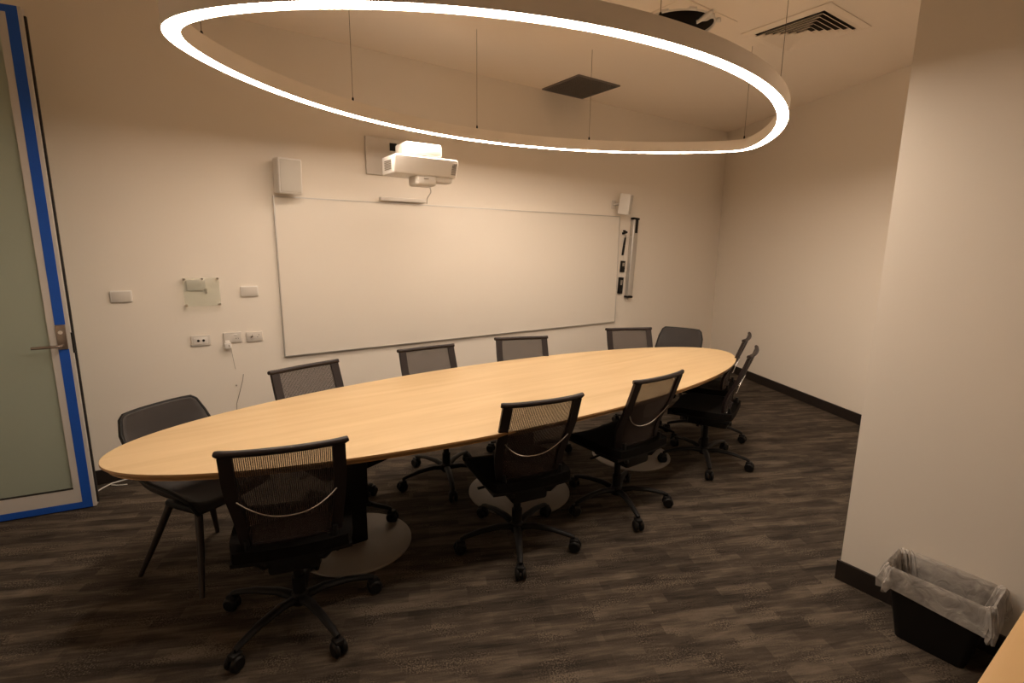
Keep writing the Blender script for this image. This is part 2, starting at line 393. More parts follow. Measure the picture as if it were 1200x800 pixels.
# ------------------------------------------------------------------ ring lamp
RW = (1.9921, 2.3793, 1.9724, .8461, .0134, -.1073, -.145, -.0357)
RZ = 2.36; RH = 0.078; RB = 0.062
def ringp(t):
    cx, cy, a, b, ro, a3, b3, b2 = RW
    x = a * math.cos(t) + a3 * math.cos(3 * t); y = b * math.sin(t) + b3 * math.sin(3 * t) + b2 * math.sin(2 * t)
    return Vector((x * math.cos(ro) - y * math.sin(ro), x * math.sin(ro) + y * math.cos(ro), 0))
def ringn(t):
    d = ringp(t + 1e-3) - ringp(t - 1e-3); return Vector((d.y, -d.x, 0)).normalized()
lamp = thing('ring_pendant_lamp', 'large glowing oval ring lamp hung over the conference table', 'ceiling lamp', (RW[0], RW[1], RZ))
def sweep(prof, name, m, n=220):
    mb = MB(); rings = []
    for k in range(n):
        t = 2 * PI * k / n; p = ringp(t); q = ringn(t)
        rings.append([mb.bm.verts.new(p + q * r + Vector((0, 0, z))) for r, z in prof])
    c = len(prof)
    for i in range(n):
        a, b = rings[i], rings[(i + 1) % n]
        for j in range(c): mb.bm.faces.new((a[j], a[(j + 1) % c], b[(j + 1) % c], b[j]))
    return mb.build(name, m, lamp)
h = RB / 2
sweep([(-h, 0.0), (-h, RH), (h, RH), (h, 0.0), (h - .002, 0.0), (h - .002, 0.010), (-h + .002, 0.010), (-h + .002, 0.0)], 'housing', 'housing')
sweep([(-h + .0025, 0.0005), (-h + .0025, 0.009), (h - .0025, 0.009), (h - .0025, 0.0005)], 'light_diffuser', 'led')
for t in (1.998, 1.553, 1.126, 6.269, 5.053, 2.669, 3.55, 4.05, 4.55):
    p = ringp(t)
    mb = MB(); mb.tube([(p.x, p.y, RH), (p.x, p.y, ZC - RZ)], 0.0016, 6); wv = mb.build('suspension_wire', 'wire', lamp)
    mb = MB(); mb.lathe([(0, 0), (0.006, 0), (0.006, 0.022), (0.003, 0.028), (0, 0.028)], (p.x, p.y, RH), 10); mb.build('wire_gripper', 'black', wv)

# ------------------------------------------------------------------ conference table
TX, TY, TA, TB, TZ = 1.828, 2.4876, 2.0908, 0.6448, 0.745
tab = thing('conference_table', 'long oval light maple conference table in the middle of the room', 'table', (TX, TY, 0))
def ell(a, b, n=160): return [(a * math.cos(2 * PI * k / n), b * math.sin(2 * PI * k / n)) for k in range(n)]
mb = MB(); mb.prism(ell(TA - .001, TB - .001), TZ - 0.0035, TZ); mb.build('tabletop', 'maple', tab, smooth=False)
mb = MB()
rings = []
for off, z in ((0, TZ - .0005), (0, TZ - .009), (-.022, TZ - .030), (-.022, TZ - .034)):
    rings.append([mb.bm.verts.new((x, y, z)) for x, y in ell(TA + off, TB + off)])
for a, b in zip(rings, rings[1:]):
    for k in range(160): mb.bm.faces.new((a[k], a[(k + 1) % 160], b[(k + 1) % 160], b[k]))
mb.bm.faces.new(rings[-1])
cv = mb.build('edge_band', 'edge', tab)
for dx, dy, dr in ((-1.075, 0.07, 0.30), (0.02, 0.06, 0.335), (1.10, 0.06, 0.30)):
    mb = MB(); mb.lathe([(0, 0), (dr, 0), (dr, 0.007), (dr - .008, 0.012), (0.05, 0.014), (0, 0.014)], (dx, dy, 0), 56)
    bp = mb.build('base_disc', 'disc', tab, label='round pale grey pedestal disc')
    mb = MB()
    mb.box((dx, dy, 0.36), (0.115, 0.085, 0.69), bev=0.008); mb.box((dx, dy, 0.700), (0.50, 0.30, 0.020), bev=0.004)
    mb.box((dx, dy, 0.40), (0.135, 0.10, 0.34), bev=0.008)
    mb.build('pedestal_column', 'blackmetal', tab)
    for zz in (0.22, 0.27):
        mb = MB(); mb.lathe([(0, 0), (0.016, 0), (0.016, 0.02), (0.008, 0.028), (0, 0.028)], (dx + 0.058, dy - .02, zz), 12, axis=(1, 0, 0))
        mb.build('cable_clip', 'black', tab)
mb = MB(); mb.box((0, 0.06, 0.680), (2.9, 0.06, 0.05), bev=0.003); mb.build('under_beam', 'blackmetal', tab)
mb = MB(); mb.box((-0.62, -0.30, 0.690), (0.05, 0.05, 0.045), bev=0.006); mb.build('cable_box', 'black', tab)

# ------------------------------------------------------------------ mesh task chairs
BH0, BH1 = 0.425, 0.884
def bw(h):      # half width of the back at height fraction h
    return 0.178 + 0.034 * math.sin(min(h * 1.25, 1) * PI / 2) - 0.008 * max(h - .7, 0)
def bpnt(s, h):
    z = BH0 + (BH1 - BH0) * h
    y = -0.160 - 0.130 * max(h, 0) ** 1.15 + 0.020 * s * s - 0.030 * math.exp(-((h - .3) / .25) ** 2) * (-1)
    return Vector((s * bw(h), y, z))
def bnorm(s, h):
    a = bpnt(s + .01, h) - bpnt(s - .01, h); b = bpnt(s, h + .01) - bpnt(s, h - .01)
    return a.cross(b).normalized()
BACK = MB()
def strip(s0, s1, h0, h1, nu, nv, th):
    BACK.slab(lambda u, v: (bpnt(s0 + (s1 - s0) * u, h0 + (h1 - h0) * v), bnorm(s0 + (s1 - s0) * u, h0 + (h1 - h0) * v)), nu, nv, th)
strip(-1, -0.78, 0.0, 0.985, 2, 14, 0.018); strip(0.78, 1, 0.0, 0.985, 2, 14, 0.018); strip(-0.82, 0.82, 0.0, 0.085, 14, 2, 0.016)
rail = [bpnt(s / 10, 1.0) + Vector((0, 0, .002 + 0.003 * abs(s / 10) ** 6)) for s in range(-10, 11)]
rail = [rail[0] + Vector((-.008, .004, .001))] + rail + [rail[-1] + Vector((.012, .004, .003))]
BACK.tube(rail, [0.011] + [0.0135] * 21 + [0.011], 12)
chair_parts = {}
def make_chair():
    root = bpy.data.objects.new('task_chair', None); COL.objects.link(root)
    bk = BACK.build('backrest_frame', 'frame', root)
    mb = MB(); mb.slab(lambda u, v: (bpnt(-0.81 + 1.62 * u, 0.07 + 0.92 * v), bnorm(0, .5)), 14, 12, 0.0015)
    mb.build('mesh_panel', 'mesh', bk)
    mb = MB(); mb.tube([bpnt(s, 0.34 + 0.20 * abs(s / .82) ** 2.6) + Vector((0, -0.016 - 0.006 * (1 - abs(s)), 0)) for s in [x / 12 * .84 for x in range(-12, 13)]], 0.0036, 8)
    mb.build('lumbar_wire', 'chrome', bk, label='thin chrome lumbar wire')
    for s in (-1, 1):
        mb = MB(); mb.lathe([(0, 0), (0.007, 0), (0.007, 0.004), (0, 0.005)], bpnt(s * .72, 0.07) + Vector((0, -.010, 0)), 10, axis=(0, -1, 0))
        mb.build('screw', 'chrome', bk)
    # seat cushion
    mb = MB()
    def seat(u, v):
        x = (u - .5) * 0.46; y = -0.20 + 0.44 * v
        k = 1 - abs(2 * u - 1) ** 6 * .35
        z = 0.432 + 0.012 * (2 * u - 1) ** 2 - 0.030 * max(0, (v - .75) / .25) ** 2
        cx = x * (1 - 0.10 * abs(2 * v - 1) ** 4)
        return (Vector((cx, y, z)), Vector((0, 0, 1)))
    mb.slab(seat, 14, 14, 0.045); st = mb.build('seat', 'blackfab', root)
    mb = MB(); mb.slab(lambda u, v: (Vector(((u - .5) * .44, -.19 + .42 * v, 0.400 + .010 * (2 * u - 1) ** 2)), Vector((0, 0, 1))), 8, 8, 0.016); mb.build('seat_pan', 'black', st)
    mb = MB(); mb.box((0, -0.02, 0.355), (0.20, 0.28, 0.080), bev=0.018)
    for s in (-1, 1):
        mb.tube([(s * .05, -.10, .355), (s * .11, -.16, .37), (s * .155, -.180, .42), (s * .160, -.176, .50)], [.016, .016, .014, .010], 8)
    mb.build('tilt_mechanism', 'black', root)
    mb = MB(); mb.tube([(0.06, 0.02, 0.36), (0.17, 0.03, 0.352), (0.235, 0.035, 0.36)], [0.006, 0.007, 0.013], 8, flat=.6); mb.build('lever', 'black', root)
    mb = MB(); mb.tube([(-0.06, 0.02, 0.36), (-0.22, 0.02, 0.352)], [0.006, 0.011], 8, flat=.6); mb.build('lever', 'black', root)
    mb = MB(); mb.lathe([(0, .07), (0.034, .07), (0.036, .115), (0.028, .125), (0.028, .20), (0.020, .205), (0.020, .34), (0, .34)], (0, 0, 0), 20)
    mb.build('gas_column', 'blackmetal', root)
    legm = None
    for k in range(5):
        if legm is None:
            mb = MB(); mb.tube([(0.02, 0, 0.096), (0.10, 0, 0.112), (0.20, 0, 0.108), (0.295, 0, 0.090), (0.318, 0, 0.082)], [0.024, 0.021, 0.018, 0.015, 0.012], 10, flat=.75)
            lg = mb.build('base_leg', 'blackmetal', root); legm = lg
            mb = MB()
            for s in (-1, 1): mb.lathe([(0, -.010), (0.024, -.011), (0.031, -.006), (0.033, 0), (0.031, .006), (0.024, .011), (0, .010)], (0.322, s * 0.016, 0.034), 20, axis=(0, 1, 0))
            mb.tube([(0.312, 0, 0.036), (0.312, 0, 0.090)], 0.009, 8); mb.box((0.318, 0, 0.060), (0.046, 0.040, 0.030), bev=.008)
            cs = mb.build('castor', 'black', lg)
        else:
            lg = legm.copy(); COL.objects.link(lg); lg.parent = root
            c2 = cs.copy(); COL.objects.link(c2); c2.parent = lg
        lg.rotation_euler = (0, 0, 2 * PI * k / 5)
    return root
def copy_tree(o, parent=None):
    c = o.copy(); COL.objects.link(c); c.parent = parent
    for ch in o.children: copy_tree(ch, c)
    return c
proto = make_chair(); used = [False]
def place(name_label, top, f, star, group, cat='office chair'):
    f = Vector((f[0], f[1])).normalized()
    src = proto if not used[0] else copy_tree(proto); used[0] = True
    src.location = (top[0] + .29 * f.x, top[1] + .29 * f.y, 0)
    rz = math.atan2(f.y, f.x) - PI / 2
    src.rotation_euler = (0, 0, rz)
    src['label'] = name_label; src['category'] = cat; src['group'] = group
    legs = [c for c in src.children if c.name.startswith('base_leg')]
    for k, l in enumerate(legs): l.rotation_euler = (0, 0, math.radians(star) - rz + 2 * PI * k / 5)
    return src
GN, GF = 'mesh-back task chairs on the near side of the table', 'mesh-back task chairs along the whiteboard side'
# star = world direction (deg) of one base leg
place('black mesh-back task chair nearest the viewer, at the left part of the table', (0.307, 1.853), (.24, .97), 283, GN)
place('black mesh-back task chair seen from behind at the middle of the near side', (1.44, 1.785), (.172, .985), 238, GN)
place('black mesh-back task chair seen from behind, right of the middle near-side one', (2.27, 1.778), (-.03, 1), 247, GN)
place('black task chair seen side-on at the table\'s right curve, closer of two', (3.41, 1.885), (-.40, .92), 222, GN)
place('black task chair seen side-on at the table\'s right tip, farther of two', (3.945, 2.250), (-.42, .91), 284, 'mesh-back task chairs at the right tip')
place('mesh-back task chair on the whiteboard side, leftmost of its row', (0.668, 3.123), (.27, -.96), 250, GF)
place('mesh-back task chair on the whiteboard side under the projector, second of its row', (1.522, 3.252), (0, -1), 178, GF)
place('mesh-back task chair on the whiteboard side below the middle of the board', (2.335, 3.22), (-.34, -.94), 200, GF)
place('mesh-back task chair below the board\'s right end, beside the far shell chair', (3.425, 3.09), (-.40, -.915), 222, GF)

# ------------------------------------------------------------------ upholstered shell chairs
def make_shell():
    root = bpy.data.objects.new('shell_chair', None); COL.objects.link(root)
    prof = [(0.225, .395, .195), (0.20, .420, .215), (0.10, .415, .228), (0.0, .403, .232), (-0.10, .406, .232), (-0.175, .440, .228), (-0.212, .520, .222), (-0.236, .63, .218), (-0.258, .72, .212), (-0.272, .785, .190), (-.276, .803, .168)]
    lift = [.01, .05, .095, .12, .14, .13, .07, .02, .0, .0, 0.]; wrap = [0, 0, 0, 0, .01, .05, .085, .07, .045, .030, .025]
    def P(u, v):
        q = v * (len(prof) - 1); i = min(int(q), len(prof) - 2); f = q - i
        y = prof[i][0] * (1 - f) + prof[i + 1][0] * f; z = prof[i][1] * (1 - f) + prof[i + 1][1] * f; w = prof[i][2] * (1 - f) + prof[i + 1][2] * f
        l = lift[i] * (1 - f) + lift[i + 1] * f; wr = wrap[i] * (1 - f) + wrap[i + 1] * f
        s = 2 * u - 1
        return Vector((s * w, y + wr * abs(s) ** 2.6, z + l * abs(s) ** 3.4))
    def fn(u, v):
        e = .01; a = P(min(u + e, 1), v) - P(max(u - e, 0), v); b = P(u, min(v + e, 1)) - P(u, max(v - e, 0))
        return (P(u, v), a.cross(b).normalized())
    mb = MB(); mb.slab(fn, 16, 30, 0.026)
    sh = mb.build('shell_seat', 'shell', root)
    sd = sh.modifiers.new('smooth', 'SUBSURF'); sd.levels = 1; sd.render_levels = 1
    # piping round the shell rim
    mb = MB(); rim = [P(0, v / 20) for v in range(21)] + [P(u / 8, 1) for u in range(1, 8)] + [P(1, 1 - v / 20) for v in range(21)]
    mb.tube(rim, 0.009, 8); mb.build('piping', 'black', sh)
    mb = MB(); mb.box((0, -0.01, 0.352), (0.23, 0.23, 0.036), bev=0.012); mb.box((0, -0.01, 0.378), (0.18, 0.18, 0.03), bev=0.006)
    mb.build('under_frame', 'black', root)
    for sx in (-1, 1):
        for sy in (-1, 1):
            mb = MB(); mb.tube([(sx * .095, sy * .095 - .01, 0.352), (sx * .152, sy * .152, .18), (sx * .212, sy * .212, 0.0)], [0.019, 0.016, 0.011], 12)
            mb.build('leg', 'legwood', root)
    return root
def face(o, xy, f, dist=0.0):
    f = Vector(f).normalized(); o.location = (xy[0], xy[1], 0); o.rotation_euler = (0, 0, math.atan2(f.y, f.x) - PI / 2)
GS = 'upholstered shell chairs at the table ends'
sc1 = make_shell(); face(sc1, (0.085, 2.80), (.56, -.83))
sc1['label'] = 'charcoal upholstered shell chair with splayed dark legs near the glass door'; sc1['category'] = 'chair'; sc1['group'] = GS
sc2 = copy_tree(sc1); face(sc2, (4.07, 3.08), (-.93, -.36))
sc2['label'] = 'charcoal upholstered shell chair behind the far right end of the table, near the room corner'; sc2['category'] = 'chair'; sc2['group'] = GS

# ------------------------------------------------------------------ projector on its wall arm
pj = thing('projector', 'white short-throw projector on an arm above the whiteboard', 'projector', (1.70, YB, 2.19))
ox, oz = 1.70, 2.19
def B(mbx, x0, x1, y0, y1, z0, z1, bev=0.0, seg=2, rot=None, slope=0.0):
    if slope:
        pts = [(y0, z1), (y1, z1), (y1, z0), (y0 + slope, z0), (y0 + .004, z1 - .022)]
        A_ = [mbx.bm.verts.new((x0 - ox, y - YB, z - oz)) for y, z in pts]; C_ = [mbx.bm.verts.new((x1 - ox, y - YB, z - oz)) for y, z in pts]
        fs = [mbx.bm.faces.new(A_), mbx.bm.faces.new(C_[::-1])] + [mbx.bm.faces.new((A_[i], A_[(i + 1) % 5], C_[(i + 1) % 5], C_[i])) for i in range(5)]
        es = list({e for f_ in fs for e in f_.edges})
        bmesh.ops.bevel(mbx.bm, geom=es, offset=bev, segments=seg, affect='EDGES', profile=.5); return mbx
    mbx.box(((x0 + x1) / 2 - ox, (y0 + y1) / 2 - YB, (z0 + z1) / 2 - oz), (x1 - x0, y1 - y0, z1 - z0), bev=bev, seg=seg, rot=rot); return mbx
mb = MB(); B(mb, 1.462, 1.95, YB - .035, YB - .001, 2.165, 2.455, .004); mb.build('wall_plate', 'offplastic', pj)
mb = MB(); B(mb, 1.62, 1.70, 3.50, YB - .03, 2.215, 2.275, .006); mb.build('arm', 'offplastic', pj)
mb = MB(); B(mb, 1.66, 1.72, YB - .040, YB - .034, 2.36, 2.42); mb.build('cable_slot', 'black', pj)
mb = MB(); B(mb, 1.376, 1.855, 3.35, 3.60, 2.082, 2.205, .012, 3, slope=.035); body = mb.build('projector_body', 'whiteplastic', pj)
mb = MB(); B(mb, 1.465, 1.735, 3.37, 3.57, 2.212, 2.296, .014, 3); mb.build('top_cover', 'whiteplastic', pj)
mb = MB(); B(mb, 1.545, 1.70, 3.39, 3.54, 2.017, 2.090, .018, 3); mb.build('lens_housing', 'offplastic', pj)
mb = MB(); B(mb, 1.69, 1.83, 3.40, 3.50, 2.045, 2.090, .012, 2); mb.build('lower_hatch', 'offplastic', pj)
mb = MB()
for k in range(7): B(mb, 1.808, 1.840, 3.346 + .030 * (1 - (k + .5) / 7), 3.40, 2.102 + k * .011, 2.109 + k * .011)
mb.build('front_vent', 'tag', body)
mb = MB()
for k in range(6): B(mb, 1.372, 1.378, 3.42, 3.54, 2.112 + k * .011, 2.118 + k * .011)
mb.build('side_vent', 'tag', body)
mb = MB(); B(mb, 1.60, 1.635, 3.386, 3.392, 2.060, 2.066); mb.build('badge', 'tag', pj)
mb = MB(); mb.tube([(1.68 - ox, 3.50 - YB, 2.03 - oz), (1.78 - ox, 3.66 - YB, 2.03 - oz), (1.90 - ox, 3.90 - YB, 2.03 - oz), (1.97 - ox, 4.12 - YB, 2.00 - oz), (1.985 - ox, -.03, 1.958 - oz)], 0.004, 8); mb.build('cable', 'cable', pj)
# slim sensor bar on the board's top edge
sb = thing('sensor_bar', 'slim cream ledge bar on the whiteboard\'s top edge under the projector', 'sensor bar', (1.755, YB, 1.975))
mb = MB(); mb.box((0, -0.05, 0), (0.40, 0.055, 0.030), bev=0.006); mb.build('bar_body', 'offplastic', sb)
mb = MB(); mb.box((0, -0.013, 0.0), (0.30, 0.024, 0.020)); mb.build('mounting_foot', 'offplastic', sb)

# ------------------------------------------------------------------ wall speakers
def speaker(label, x, z, yaw, tilt, w, hgt, d, off):
    t = thing('wall_speaker', label, 'speaker', (x, YB, z), 0, 'small white wall speakers above the board')
    R = Matrix.Rotation(yaw, 3, 'Z') @ Matrix.Rotation(tilt, 3, 'X')
    c = Vector((off * math.sin(yaw) * 1.0, -off, 0))
    mb = MB(); mb.box(c, (w, d, hgt), rot=R, bev=0.012, seg=3); cab = mb.build('cabinet', 'whiteplastic', t)
    mb = MB(); mb.box(c + R @ Vector((0, -d / 2 - .002, 0)), (w - .022, 0.008, hgt - .024), rot=R, bev=0.004); mb.build('grille', 'grille', cab)
    mb = MB(); mb.box((0, -.006, 0), (0.06, 0.012, 0.09), bev=.003); mb.tube([(0, -.01, 0), c + R @ Vector((0, d / 2, 0))], 0.012, 10); mb.build('bracket', 'offplastic', t)
speaker('white wall speaker above the whiteboard\'s top left corner', 0.835, 2.085, 0.10, 0.08, 0.165, 0.245, 0.13, 0.115)
speaker('white wall speaker above the whiteboard\'s top right corner, turned edge-on to the viewer', 4.29, 2.075, 0.45, 0.12, 0.105, 0.225, 0.12, 0.13)

# ------------------------------------------------------------------ wall plates
def plate(name, label, cat, x, z, w, hgt, d=0.012, m='whiteplastic', group=None):
    t = thing(name, label, cat, (x, YB, z), 0, group)
    mb = MB(); mb.box((0, -d / 2, 0), (w, d, hgt), bev=0.0035, seg=2); mb.build('face_plate', m, t); return t
GP = 'blank white wall plates'
p = plate('wall_plate', 'blank white wall plate closest to the glass door', 'wall plate', -0.205, 1.255, 0.116, 0.074, 0.016, group=GP)
mb = MB(); mb.box((0, -.017, 0), (0.100, 0.003, 0.060), bev=.001); mb.build('cover', 'offplastic', p)
p = plate('wall_plate', 'blank white wall plate between the clear acrylic box and the whiteboard', 'wall plate', 0.550, 1.258, 0.116, 0.074, 0.016, group=GP)
mb = MB(); mb.box((0, -.017, 0), (0.100, 0.003, 0.060), bev=.001); mb.build('cover', 'offplastic', p)
p = plate('wall_socket', 'white data plate with two black round sockets under the clear panel', 'socket', 0.212, 0.921, 0.118, 0.074, 0.014, 'offplastic', 'sockets under the clear panel')
mb = MB(); mb.box((0, -.015, 0), (0.085, 0.003, 0.048), bev=.001); mb.build('insert', 'whiteplastic', p)
for s in (-.016, .016):
    mb = MB(); mb.lathe([(0, 0), (0.0085, 0), (0.0085, .004), (0.005, .004), (0.005, .001), (0, .001)], (s, -.016, 0), 16, axis=(0, -1, 0)); mb.build('port', 'black', p)
p = plate('power_socket', 'white power socket with a white plug hanging from its left outlet', 'socket', 0.413, 0.924, 0.118, 0.076, 0.012, 'offplastic', 'sockets under the clear panel')
mb = MB(); mb.box((0.02, -.0135, .018), (0.022, .004, .010), bev=.001); mb.build('rocker_switch', 'whiteplastic', p)
mb = MB()
for s, r in ((-.005, .4), (.009, -.4)): mb.box((.026 + s, -.0125, -.008), (.0022, .0015, .009), rot=Matrix.Rotation(r, 3, 'Y'))
mb.build('outlet_pins', 'black', p)
p2 = plate('power_socket', 'white double socket nearest the whiteboard with a small silver connector in it', 'socket', 0.558, 0.918, 0.112, 0.072, 0.012, 'offplastic', 'sockets under the clear panel')
mb = MB()
for s in (-.022, .022):
    for q in (-.004, .012): mb.box((s + q * .6, -.0125, q), (.004, .002, .006))
mb.build('outlet_pins', 'black', p2)
mb = MB(); mb.lathe([(0, 0), (.008, 0), (.008, .018), (.004, .022), (0, .022)], (-.020, -.012, .004), 12, axis=(0, -1, 0)); mb.build('connector', 'chrome', p2)
plug = thing('plug_adapter', 'small white plug pack hanging below the power socket', 'plug', (0.375, YB, 0.875))
mb = MB(); mb.box((0, -.032, -.004), (0.044, 0.036, 0.044), bev=.005, rot=Matrix.Rotation(-.1, 3, 'Y')); mb.box((0, -.012, .020), (.03, .020, .02), bev=.003); mb.build('plug_body', 'whiteplastic', plug)
mb = MB(); mb.box((.006, -.0515, -.004), (.006, .002, .016)); mb.build('mark', 'tag', plug)
cord = MB(); cord.tube([(0.395, YB - .012, 0.85), (0.402, YB - .007, 0.78), (0.410, YB - .007, 0.70), (0.414, YB - .007, 0.685)], 0.0014, 6)
wc = cord.build('cord', 'tag', plug); wc.location = (-0.375, -YB, -0.875)
cord = MB(); cord.tube([(0.462, YB - .006, 0.640), (0.452, YB - .007, 0.59), (0.425, YB - .006, 0.50), (0.400, YB - .006, 0.42), (0.392, YB - .006, 0.30), (0.40, YB - .008, 0.12), (0.41, YB - .02, 0.09), (0.42, YB - .05, 0.003)], 0.0022, 6)
cord.lathe([(0, 0), (.006, 0), (.006, .006), (0, .006)], (0.408, YB - .004, 0.56), 10, axis=(0, -1, 0))
tag(cord.build('thin_cable', 'tag'), 'thin grey cable running down the wall behind the table\'s left part', 'cable')

# clear acrylic panel on stand-offs
ap = thing('acrylic_panel', 'clear acrylic panel on four stand-offs covering a small white plate with a lock', 'panel', (0.235, YB, 1.272))
mb = MB(); mb.box((0.012, -0.050, -.004), (0.218, 0.006, 0.196), bev=.001); mb.build('clear_sheet', 'acrylic', ap)
for sx in (-1, 1):
    for sz in (-1, 1):
        mb = MB(); mb.lathe([(0, -.002), (.0055, -.002), (.0055, .050), (.008, .050), (.008, .057), (0, .058)], (.012 + sx * .100, 0, -.004 + sz * .090), 12, axis=(0, -1, 0)); mb.build('standoff', 'chrome', ap)
mb = MB(); mb.box((-.018, -.008, .042), (0.112, 0.016, 0.074), bev=.003); kp = mb.build('inner_plate', 'offplastic', ap)
mb = MB(); mb.lathe([(0, 0), (.010, 0), (.010, .010), (0, .010)], (.036, -.014, .008), 12, axis=(0, -1, 0)); mb.box((.038, -.026, -.006), (.010, .006, .024)); mb.build('key', 'chrome', kp)
mb = MB(); mb.lathe([(0, 0), (.007, 0), (.007, .012), (0, .012)], (.018, -.050, .086), 12, axis=(0, -1, 0)); mb.build('screw_cap', 'chrome', ap)

# ------------------------------------------------------------------ silver rail with pens at the board's right end
rl = thing('wall_rail', 'upright silver rail with black end caps right of the whiteboard', 'rail', (4.60, YB, 1.48))
rl.rotation_euler = (0, 0.055, 0)
mb = MB(); mb.box((0, -.035, 0), (0.085, 0.055, 0.88), bev=.010, seg=3); mb.build('rail_body', 'alu', rl)
mb = MB(); mb.box((0, -.035, .452), (0.090, 0.060, 0.024), bev=.004); mb.box((0, -.035, -.452), (0.090, 0.060, 0.024), bev=.004); mb.build('end_cap', 'black', rl)
mb = MB(); mb.box((.004, -.0635, .365), (0.040, 0.004, 0.150), bev=.001); mb.build('control_strip', 'black', rl)
mb = MB(); mb.tube([(-.02, -.062, .26), (-.06, -.04, .24), (-.11, -.03, .225)], .003, 6); mb.tube([(0.0, -.03, -.46), (0.01, -.02, -.49), (-.01, -.01, -.50)], .003, 6); mb.build('lead', 'cable', rl)
GPn = 'black whiteboard accessories beside the silver rail'
def acc(name, label, x, z, w, hgt, d, rot, kind):
    t = thing(name, label, kind, (x, YB, z), 0, GPn)
    mb = MB(); mb.box((0, -d / 2 - .003, 0), (w, d, hgt), rot=Matrix.Rotation(rot, 3, 'Y'), bev=.004)
    mb.build('case', 'black', t)
    mb = MB(); mb.box((0, -d - .004, hgt * .18), (w * .5, .003, hgt * .3), rot=Matrix.Rotation(rot, 3, 'Y')); mb.build('grip', 'tag', t)
    return t
t = thing('clip_hook', 'small black hook highest of the black items beside the silver rail', 'hook', (4.485, YB, 1.770), 0, GPn)
mb = MB(); mb.box((0, -.014, 0), (.075, .022, .024), bev=.005, rot=Matrix.Rotation(-.25, 3, 'Y')); mb.box((-.015, -.02, .02), (.03, .02, .02), bev=.004); mb.build('hook_body', 'black', t)
mb = MB(); mb.tube([(.0, -.02, -.01), (.01, -.02, -.035)], .004, 6); mb.build('hook_pin', 'chrome', t)
t = thing('marker_pen', 'thin black pen hanging beside the silver rail', 'pen', (4.475, YB, 1.620), 0, GPn)
mb = MB(); mb.tube([(.022, -.016, .095), (.010, -.016, .03), (-.012, -.016, -.105)], [.010, .013, .013], 10); mb.build('barrel', 'black', t)
mb = MB(); mb.tube([(.022, -.016, .093), (.030, -.016, .125)], [.010, .007], 10); mb.build('pen_cap', 'tag', t)
acc('remote_control', 'short black remote hanging beside the silver rail, above the longer one', 4.475, 1.385, .062, .130, .022, .06, 'remote control')
acc('remote_control', 'long black remote lowest beside the silver rail', 4.455, 1.165, .066, .190, .024, .06, 'remote control')
mb = MB(); mb.tube([(4.468, YB - .012, 1.515), (4.49, YB - .012, 1.48), (4.478, YB - .012, 1.43)], .0022, 6); mb.tube([(4.470, YB - .012, 1.30), (4.466, YB - .012, 1.26)], .0022, 6)
tag(mb.build('linking_cord', 'cable'), 'thin pale cord linking the black pen and remotes beside the rail', 'cord')

# ------------------------------------------------------------------ ceiling fittings
# grey egg-crate grille
gx, gy, gs = 3.494, 3.908, 0.262
g = thing('return_air_grille', 'square dark grey egg-crate grille in the ceiling framed by the ring lamp', 'ceiling grille', (gx, gy, ZC))
mb = MB()
for s in (-1, 1): mb.box((s * (gs - .008), 0, -.006), (.016, 2 * gs, .012)); mb.box((0, s * (gs - .008), -.006), (2 * gs - .032, .016, .012))
mb.build('frame', 'greypanel', g, smooth=False)
mb = MB(); mb.box((0, 0, -.0015), (2 * gs - .03, 2 * gs - .03, .002))
mb.build('backing', 'greypanel', g, smooth=False)
mb = MB(); n = 20
for k in range(1, n):
    q = -gs + .016 + (2 * gs - .032) * k / n
    mb.box((q, 0, -.007), (.003, 2 * gs - .032, .008)); mb.box((0, q, -.007), (2 * gs - .032, .003, .008))
mb.build('lattice', 'greypanel', g, smooth=False)
# four-way air diffuser
dxc, dyc, dh_ = 3.868, 2.022, 0.298
d = thing('air_diffuser', 'square white four-way louvred air diffuser in the ceiling', 'air vent', (dxc, dyc, ZC))
def frusta(mbx, s0, z0, s1, z1, th=.002):
    for k in range(4):
        R = Matrix.Rotation(k * PI / 2, 3, 'Z')
        a = [Vector((-s0, -s0, z0)), Vector((s0, -s0, z0)), Vector((s1, -s1, z1)), Vector((-s1, -s1, z1))]
        vv = [mbx.bm.verts.new(R @ p) for p in a] ; v2 = [mbx.bm.verts.new(R @ (p + Vector((0, 0, -th)))) for p in a]
        mbx.bm.faces.new(vv); mbx.bm.faces.new(v2[::-1])
        for i in range(4): mbx.bm.faces.new((vv[i], vv[(i + 1) % 4], v2[(i + 1) % 4], v2[i]))
mb = MB(); frusta(mb, dh_, -.003, .262, -.012); frusta(mb, .262, -.012, .232, -.010); mb.build('frame', 'ceil', d, smooth=False)
mb = MB(); mb.box((0, 0, -.0012), (.50, .50, .002)); mb.build('duct_backing', 'darkvoid', d, smooth=False)
for k in range(6):
    s1 = .226 - k * .036
    mb = MB(); frusta(mb, max(s1 - .030, .004), -.0045, s1, -.026, .0022); mb.build('louvre', 'ceil', d, smooth=False)
